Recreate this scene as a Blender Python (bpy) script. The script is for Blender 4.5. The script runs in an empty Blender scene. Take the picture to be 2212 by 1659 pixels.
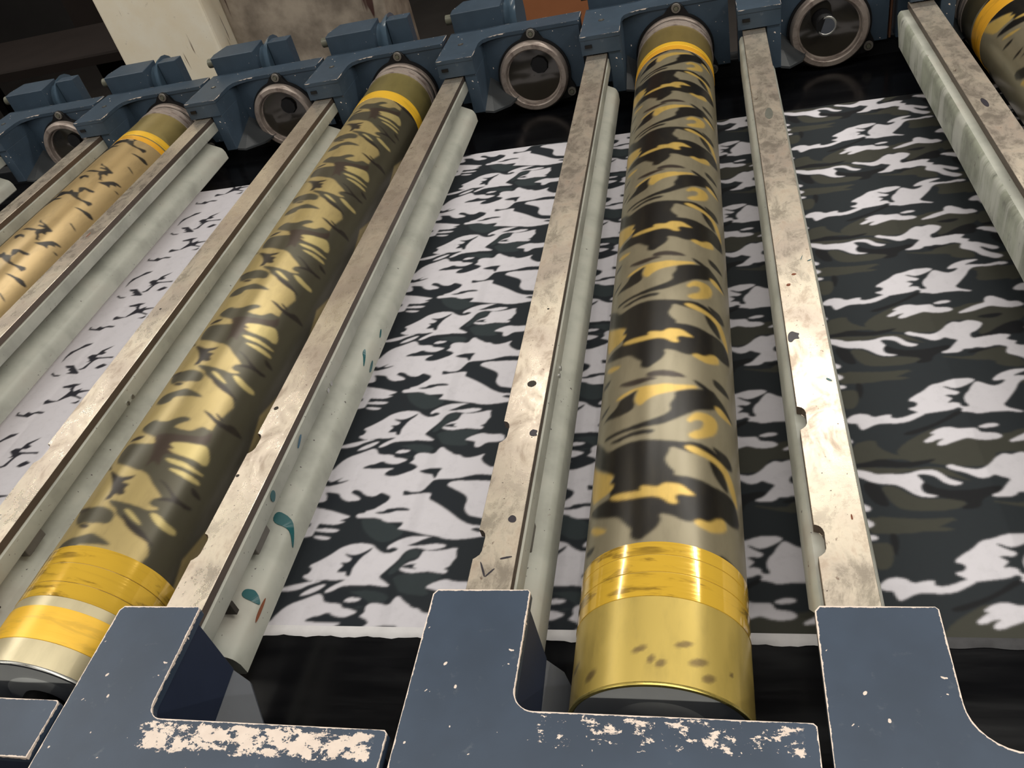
import bpy, bmesh, math, random, json
import numpy as np
from mathutils import Matrix, Vector
random.seed(7)
# ------------------------------------------------------------------ camera, light, exposure
scene = bpy.context.scene
COL = scene.collection
cam_data = bpy.data.cameras.new('camera')
cam = bpy.data.objects.new('camera', cam_data); COL.objects.link(cam)
cam_data.sensor_width = 36.0
cam_data.lens = 1781.99 / 2212 * 36.0
cam_data.clip_start = 0.02
ROT = [[0.964701, 0.059729, 0.256485], [0.152127, 0.66861, -0.727886], [-0.214964, 0.741211, 0.635922]]
cam.matrix_world = Matrix.Translation((0, 0, 0.9997)) @ Matrix(ROT).to_4x4()
scene.camera = cam
scene.view_settings.view_transform = 'Standard'
scene.view_settings.look = 'None'
scene.view_settings.gamma = 1.0
scene.view_settings.exposure = -0.08
scene.view_settings.use_curve_mapping = False
world = bpy.data.worlds.new('world'); scene.world = world
world.use_nodes = True
world.node_tree.nodes['Background'].inputs[0].default_value = (0.80, 0.90, 1.0, 1)
world.node_tree.nodes['Background'].inputs[1].default_value = 0.05

def tube_light(name, loc, sx, sy, power, color=(1.0, 0.955, 0.87), rot=(0, 0, 0)):
    l = bpy.data.lights.new(name, 'AREA'); l.shape = 'RECTANGLE'
    l.size, l.size_y, l.energy, l.color = sx, sy, power, color
    o = bpy.data.objects.new(name, l); COL.objects.link(o)
    o.location = loc; o.rotation_euler = rot
    return o
# rows of fluorescent tubes under the hall ceiling
for y, e in ((3.8, 27), (1.1, 18), (-1.7, 17)):
    for x in (-5.2, -3.8, -2.4, -1.0, .4, 1.8, 3.2):
        tube_light('fluorescent_tube', (x, y, 3.0), 1.25, 0.06, e * (1 + .09 * x))
# shorter rows that run along the screens
for x, e in ((-2.75, 7), (2.1, 12)):
    for y in (-.6, .8):
        tube_light('fluorescent_tube', (x, y, 2.4), 0.06, 1.2, e)
tube_light('fluorescent_tube', (-3.3, 1.7, 2.5), 1.2, .06, 14)  # extra tube out of view, added to brighten the cream pillar

# ------------------------------------------------------------------ measured layout (metres; blanket surface is z = 0)
P = 0.4110          # station pitch
XR = -0.7387        # left edge of the squeegee bar of station 0
XC = -0.50884       # screen axis of station 0
R = 0.102           # screen radius
ZT = 0.24           # top of the castings

# ------------------------------------------------------------------ helpers
def srgb(r, g, b):
    f = lambda c: ((c / 255 + .055) / 1.055) ** 2.4 if c > 10 else c / 255 / 12.92
    return (f(r), f(g), f(b), 1.0)

def link(o, parent=None):
    COL.objects.link(o)
    if parent is not None: o.parent = parent
    return o

def tag(o, label=None, cat=None, group=None, kind=None):
    if label: o['label'] = label
    if cat: o['category'] = cat
    if group: o['group'] = group
    if kind: o['kind'] = kind
    return o

def empty(name, loc, label, cat, group=None):
    o = bpy.data.objects.new(name, None); o.empty_display_size = .05
    o.location = loc; link(o)
    return tag(o, label, cat, group)

def obj(name, bm, mat, parent=None, smooth=None, org=(0, 0, 0)):
    """link a bmesh as one object; vertices are given in world metres, org is the parent's origin"""
    bmesh.ops.translate(bm, verts=bm.verts, vec=(-org[0], -org[1], -org[2]))
    bmesh.ops.recalc_face_normals(bm, faces=bm.faces)
    me = bpy.data.meshes.new(name); bm.to_mesh(me); bm.free()
    for m in (mat if isinstance(mat, (list, tuple)) else [mat]): me.materials.append(m)
    if smooth is not None:
        me.polygons.foreach_set('use_smooth', [True] * len(me.polygons))
        try: me.set_sharp_from_angle(angle=math.radians(smooth))
        except Exception: pass
    return link(bpy.data.objects.new(name, me), parent)

def box(bm, x0, x1, y0, y1, z0, z1, bev=0.0, seg=2):
    r = bmesh.ops.create_cube(bm, size=1)
    vs = r['verts']
    for v in vs:
        v.co = Vector(((x0 + x1) / 2 + v.co.x * (x1 - x0), (y0 + y1) / 2 + v.co.y * (y1 - y0), (z0 + z1) / 2 + v.co.z * (z1 - z0)))
    if bev:
        es = list({e for v in vs for e in v.link_edges})
        bmesh.ops.bevel(bm, geom=es, offset=bev, segments=seg, profile=.5, affect='EDGES')
    return bm

def prism(bm, pts, z0, z1, axis='z', bev=0.0, seg=2):
    """extrude a closed outline; axis z: pts are (x,y); axis y: pts are (x,z) between y=z0..z1"""
    if axis == 'z': lo = [bm.verts.new((x, y, z0)) for x, y in pts]; hi = [bm.verts.new((x, y, z1)) for x, y in pts]
    elif axis == 'y': lo = [bm.verts.new((x, z0, y)) for x, y in pts]; hi = [bm.verts.new((x, z1, y)) for x, y in pts]
    else: lo = [bm.verts.new((z0, x, y)) for x, y in pts]; hi = [bm.verts.new((z1, x, y)) for x, y in pts]
    n = len(pts)
    f1 = bm.faces.new(lo); f2 = bm.faces.new(hi)
    sides = [bm.faces.new((lo[i], lo[(i + 1) % n], hi[(i + 1) % n], hi[i])) for i in range(n)]
    if bev:
        es = list(set(f1.edges) | set(f2.edges))
        bmesh.ops.bevel(bm, geom=es, offset=bev, segments=seg, profile=.5, affect='EDGES')
    return bm

def lathe(bm, prof, cx, cz, n=96, a0=0, a1=2 * math.pi):
    """revolve (y, r) pairs about the line x=cx, z=cz"""
    rings = []
    closed = abs(a1 - a0 - 2 * math.pi) < 1e-6
    cnt = n if closed else n + 1
    for y, r in prof:
        rings.append([bm.verts.new((cx + r * math.sin(a0 + (a1 - a0) * i / n), y, cz + r * math.cos(a0 + (a1 - a0) * i / n))) for i in range(cnt)])
    for a, b in zip(rings, rings[1:]):
        for i in range(n):
            j = (i + 1) % cnt
            bm.faces.new((a[i], a[j], b[j], b[i]))
    return rings

def cyl(bm, p0, p1, r, n=20, r1=None):
    p0, p1 = Vector(p0), Vector(p1); d = p1 - p0
    q = Vector((0, 0, 1)).rotation_difference(d)
    m = Matrix.Translation((p0 + p1) / 2) @ q.to_matrix().to_4x4()
    bmesh.ops.create_cone(bm, cap_ends=True, segments=n, radius1=r, radius2=r if r1 is None else r1, depth=d.length, matrix=m)
    return bm

# ------------------------------------------------------------------ materials
class N:
    def __init__(s, name):
        s.m = bpy.data.materials.new(name); s.m.use_nodes = True
        s.t = s.m.node_tree; s.b = s.t.nodes['Principled BSDF']
    def n(s, typ, **kw):
        o = s.t.nodes.new(typ)
        for k, v in kw.items():
            if k.startswith('_'): setattr(o, k[1:], v)
            else: o.inputs[k].default_value = v
        return o
    def l(s, a, b): s.t.links.new(a, b)
    def coord(s, scale=(1, 1, 1), rot=(0, 0, 0)):
        c = s.n('ShaderNodeTexCoord'); m = s.n('ShaderNodeMapping'); m.inputs['Scale'].default_value = scale; m.inputs['Rotation'].default_value = rot
        s.l(c.outputs['Object'], m.inputs['Vector']); return m.outputs['Vector']
    def noise(s, vec, scale, detail=4, rough=.55, dist=0.0):
        o = s.n('ShaderNodeTexNoise'); o.inputs['Scale'].default_value = scale; o.inputs['Detail'].default_value = detail
        o.inputs['Roughness'].default_value = rough; o.inputs['Distortion'].default_value = dist
        s.l(vec, o.inputs['Vector']); return o.outputs['Fac']
    def ramp(s, fac, a, b, va=0.0, vb=1.0):
        o = s.n('ShaderNodeMapRange'); o.interpolation_type = 'SMOOTHSTEP'
        o.inputs['From Min'].default_value = a; o.inputs['From Max'].default_value = b
        o.inputs['To Min'].default_value = va; o.inputs['To Max'].default_value = vb
        s.l(fac, o.inputs['Value']); return o.outputs['Result']
    def math(s, op, a, b=None):
        o = s.n('ShaderNodeMath', _operation=op)
        for i, v in enumerate((a, b)):
            if v is None: continue
            if isinstance(v, (int, float)): o.inputs[i].default_value = v
            else: s.l(v, o.inputs[i])
        return o.outputs[0]
    def mix(s, fac, a, b):
        o = s.n('ShaderNodeMix', _data_type='RGBA')
        for i, v in ((0, fac), (6, a), (7, b)):
            if isinstance(v, (int, float)): o.inputs[i].default_value = v
            elif isinstance(v, tuple): o.inputs[i].default_value = v
            else: s.l(v, o.inputs[i])
        return o.outputs[2]
    def bump(s, h, strength=.2, dist=.002):
        o = s.n('ShaderNodeBump'); o.inputs['Strength'].default_value = strength; o.inputs['Distance'].default_value = dist
        s.l(h, o.inputs['Height']); s.l(o.outputs['Normal'], s.b.inputs['Normal'])
    def base(s, c):
        if isinstance(c, tuple): s.b.inputs['Base Color'].default_value = c
        else: s.l(c, s.b.inputs['Base Color'])
    def set(s, rough=None, metal=None, spec=None, coat=None, coatr=None):
        for k, v in (('Roughness', rough), ('Metallic', metal), ('Specular IOR Level', spec), ('Coat Weight', coat), ('Coat Roughness', coatr)):
            if v is None: continue
            if isinstance(v, (int, float)): s.b.inputs[k].default_value = v
            else: s.l(v, s.b.inputs[k])
        return s.m

def plain(name, col, rough=.5, metal=0.0, spec=.5, var=.12, scale=30):
    k = N(name); v = k.coord(); n = k.noise(v, scale)
    d = tuple(c * (1 - var) for c in col[:3]) + (1,); e = tuple(min(1, c * (1 + var)) for c in col[:3]) + (1,)
    k.base(k.mix(n, d, e)); return k.set(rough, metal, spec)

def mat_paint(name, col, chips=.0, patch=None, wear=True, rough=.42, hard=-.12):
    """blue machine enamel; chips: loose flakes; patch=(x0,x1,y0,y1,density): a worn rubbed area in object space"""
    k = N(name); v = k.coord()
    n1 = k.noise(v, 9, 4); n2 = k.noise(v, 60, 5, .6)
    c0 = k.mix(k.ramp(n1, .3, .7), tuple(c * .86 for c in col[:3]) + (1,), tuple(min(1, c * 1.14) for c in col[:3]) + (1,))
    c0 = k.mix(k.ramp(n2, .62, .8, 0, .18), c0, srgb(150, 155, 158))
    cream = k.mix(k.noise(v, 70, 3), srgb(214, 196, 184), srgb(240, 226, 214))
    # loose flakes
    fl = k.noise(v, 95, 2, .5, .4); big = k.noise(v, 12, 2)
    m = k.ramp(k.math('ADD', fl, k.math('MULTIPLY', big, .18)), .853 - chips, .862 - chips)
    if wear:
        a = k.n('ShaderNodeAttribute', _attribute_name='edge')
        en = k.noise(v, 150, 4, .7); el = k.noise(v, 18, 2)
        thr = k.math('ADD', k.math('MULTIPLY', en, .75), k.math('MULTIPLY', el, .85 + hard))
        em = k.ramp(k.math('SUBTRACT', k.math('MULTIPLY', a.outputs['Fac'], 1.0), thr), -.02, .06)
        m = k.math('MAXIMUM', m, em)
    if patch:
        x0, x1, y0, y1, den = patch
        sp = k.n('ShaderNodeSeparateXYZ'); k.l(v, sp.inputs[0])
        def win(o, a, b, s):
            return k.math('MULTIPLY', k.ramp(o, a - s, a + s), k.ramp(o, b - s, b + s, 1, 0))
        w = k.math('MULTIPLY', win(sp.outputs[0], x0, x1, .02), win(sp.outputs[1], y0, y1, .009))
        pn = k.noise(k.coord((1, 1.5, 1)), 62, 6, .72, .2)
        pm = k.ramp(k.math('ADD', pn, k.math('MULTIPLY', w, den)), .74, .755)
        pm = k.math('MULTIPLY', pm, k.ramp(w, .02, .2))
        m = k.math('MAXIMUM', m, pm)
    k.base(k.mix(m, c0, cream)); k.bump(k.math('SUBTRACT', k.math('MULTIPLY', n2, .3), m), .35, .0006)
    return k.set(k.ramp(m, 0, 1, rough, .75), 0, .35)

BLUE = srgb(55, 68, 86)
M_blue = mat_paint('blue_enamel', BLUE, .028)
M_blue_far = mat_paint('blue_enamel_far', srgb(54, 68, 82), .008, rough=.45, hard=.42)
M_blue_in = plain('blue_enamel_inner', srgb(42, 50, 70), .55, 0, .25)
M_web = plain('blue_grey_web', srgb(70, 74, 82), .45, 0, .4, .2, 25)  # near flange: grey light reflection on the blue casting put into the colour

def mat_bar():
    k = N('worn_aluminium'); v = k.coord()
    n1 = k.noise(v, 7, 5, .6); n2 = k.noise(k.coord((1, .5, 1)), 90, 5, .65, .3); n3 = k.noise(v, 34, 5, .7, .6)
    c = k.mix(k.ramp(n1, .3, .72), srgb(200, 186, 172), srgb(232, 220, 200))
    c = k.mix(k.ramp(n3, .58, .75, 0, .35), c, srgb(168, 146, 128))
    c = k.mix(k.ramp(n2, .66, .73, 0, .75), c, srgb(104, 70, 58))
    n4 = k.noise(k.coord((1, .55, 1)), 24, 6, .75, .35)
    c = k.mix(k.ramp(n4, .50, .66, 0, .5), c, srgb(158, 136, 118))
    sp = k.noise(k.coord((1, .8, 1)), 140, 2, .5)
    c = k.mix(k.ramp(sp, .735, .76, 0, .9), c, srgb(60, 38, 40))
    k.base(c); k.bump(k.math('ADD', n2, k.noise(k.coord((1, 6, 1)), 120, 3)), .035, .0005)
    return k.set(k.ramp(n4, .35, .65, .24, .40), .82, .5)
M_bar = mat_bar()
M_barside = plain('bar_side_dark_reflection', srgb(104, 92, 84), .45, .5, .4, .25, 40)  # bar's side faces: their dark reflection put into the colour

def mat_mint(name='mint_enamel', dirt=.75):
    k = N(name); v = k.coord()
    n1 = k.noise(v, 8, 4, .6); n2 = k.noise(k.coord((1, .6, 1)), 80, 5, .7, .3); n3 = k.noise(v, 160, 2, .5)
    c = k.mix(k.ramp(n1, .3, .7), srgb(149, 150, 141), srgb(184, 185, 175))
    c = k.mix(k.ramp(n1, .5, .8, 0, dirt), c, srgb(150, 142, 132))
    c = k.mix(k.ramp(n2, .66, .74, 0, .8), c, srgb(98, 66, 62))
    c = k.mix(k.ramp(n3, .73, .76, 0, .9), c, srgb(58, 52, 52))
    k.base(c); return k.set(.42, 0, .4)
M_mint = mat_mint()
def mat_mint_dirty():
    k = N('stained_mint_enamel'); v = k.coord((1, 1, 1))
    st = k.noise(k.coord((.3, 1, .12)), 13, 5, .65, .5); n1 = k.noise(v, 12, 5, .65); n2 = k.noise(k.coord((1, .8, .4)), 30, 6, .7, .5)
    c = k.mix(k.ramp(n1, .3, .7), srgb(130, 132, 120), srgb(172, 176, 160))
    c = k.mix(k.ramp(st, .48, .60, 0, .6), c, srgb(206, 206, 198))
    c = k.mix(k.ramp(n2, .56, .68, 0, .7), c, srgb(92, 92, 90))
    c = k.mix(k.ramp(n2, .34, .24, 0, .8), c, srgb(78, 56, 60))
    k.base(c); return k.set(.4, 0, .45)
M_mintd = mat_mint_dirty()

def mat_fabric():
    k = N('printed_cotton'); a = k.n('ShaderNodeAttribute', _attribute_name='print')
    v = k.coord(); n = k.noise(v, 45, 5, .65)
    w = k.noise(k.coord((1, 9, 1)), 160, 2)
    c = k.mix(k.ramp(n, .45, .8, 0, .10), a.outputs['Color'], srgb(30, 32, 36))
    k.base(c); k.bump(w, .12, .0006); return k.set(.72, 0, .2)
M_fab = mat_fabric()
M_selv = plain('white_selvedge', srgb(216, 214, 216), .8, 0, .2, .1, 60)
def mat_blanket():
    k = N('black_rubber_blanket'); v = k.coord()
    n = k.noise(k.coord((.25, 2, 1)), 8, 5, .6, .2)
    k.base(k.mix(k.ramp(n, .45, .8), (.003, .0032, .0042, 1), (.007, .0075, .009, 1)))
    return k.set(k.ramp(n, .3, .8, .14, .30), 0, .3)
M_blank = mat_blanket()
M_black = plain('black_gasket', (.006, .006, .007, 1), .5, 0, .3, .1)

def mat_screen(name, attr='print', rough=.34, metal=.5):
    k = N(name); a = k.n('ShaderNodeAttribute', _attribute_name=attr); v = k.coord()
    n = k.noise(k.coord((3, 1, 3)), 14, 4, .6)
    c = k.mix(k.ramp(n, .4, .85, 0, .25), a.outputs['Color'], srgb(70, 62, 44))
    k.base(c); k.bump(k.noise(v, 900, 1), .04, .0003)
    return k.set(rough, metal, .5, .18, .22)
M_scr = mat_screen('lacquered_nickel_screen')
def mat_tape(name, col, rough=.08, streak=.4, coat=1.0):
    k = N(name); v = k.coord((.35, 5, .35)); n = k.noise(v, 13, 5, .6, .5); n2 = k.noise(k.coord((.6, 3, .6)), 22, 4, .6, .6)
    c = k.mix(k.ramp(n, .45, .75, 0, streak), col, srgb(200, 160, 60))
    c = k.mix(k.ramp(n2, .52, .66, 0, streak * 1.7), c, srgb(112, 86, 40))
    k.base(c); k.bump(k.noise(k.coord((.2, 6, .2)), 24, 3), .12, .0012)
    return k.set(rough + .06, .25, .5, coat, rough)
M_tape = mat_tape('clear_yellow_tape', srgb(232, 188, 66))
M_band = mat_tape('yellow_tape_band', srgb(238, 188, 52), .3, .12, .2)
M_band2 = mat_tape('orange_yellow_tape_band', srgb(236, 172, 42), .3, .2, .2)
def mat_metal(name, col, rough=.3, dirt=.4, metal=.9):
    k = N(name); v = k.coord(); n = k.noise(k.coord((1, 4, 1)), 26, 5, .65, .3)
    c = k.mix(k.ramp(n, .45, .72, 0, dirt), col, srgb(86, 70, 66)); k.base(c)
    return k.set(k.ramp(n, .3, .7, rough, rough + .2), metal, .5)
M_ring = mat_metal('stained_steel_ring', srgb(160, 148, 140), .4, .75, .5)
M_endcap = plain('grey_end_cap', srgb(214, 216, 214), .5, .1, .5, .2, 14)
M_rim = mat_metal('brass_bright_rim', srgb(236, 214, 120), .22, .1, .9)
M_steel = mat_metal('bright_steel', srgb(200, 200, 196), .25, .2, .95)
M_glass = plain('dark_glossy_disc', srgb(54, 50, 44), .07, .25, .8, .2, 12)
M_olive = plain('olive_plastic_knob', srgb(96, 96, 84), .4, .1, .4, .2)
M_ink_teal = plain('teal_ink', srgb(28, 84, 88), .3, 0, .5, .15, 60)
M_ink_blue = plain('blue_ink', srgb(62, 98, 120), .3, 0, .5, .15, 60)
M_ink_dark = plain('dark_ink', srgb(44, 40, 48), .35, 0, .5, .2, 60)
M_ink_brown = plain('dried_brown_ink', srgb(120, 70, 48), .6, 0, .3, .3, 60)
M_grey = plain('grimy_grey_steel', srgb(112, 108, 102), .5, .3, .4, .25, 30)
M_webf = plain('dim_grey_web', srgb(54, 57, 60), .5, 0, .35, .2, 25)  # far flange: the same reflection coloured as a darker grey
M_hole = plain('dark_hole', srgb(58, 54, 50), .6, 0, .2, .2)
M_orange = plain('orange_brown_board', srgb(156, 100, 66), .6, 0, .3, .15, 8)
M_pipe = plain('rusty_pipe', srgb(112, 78, 60), .5, .2, .4, .4, 30)

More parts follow.
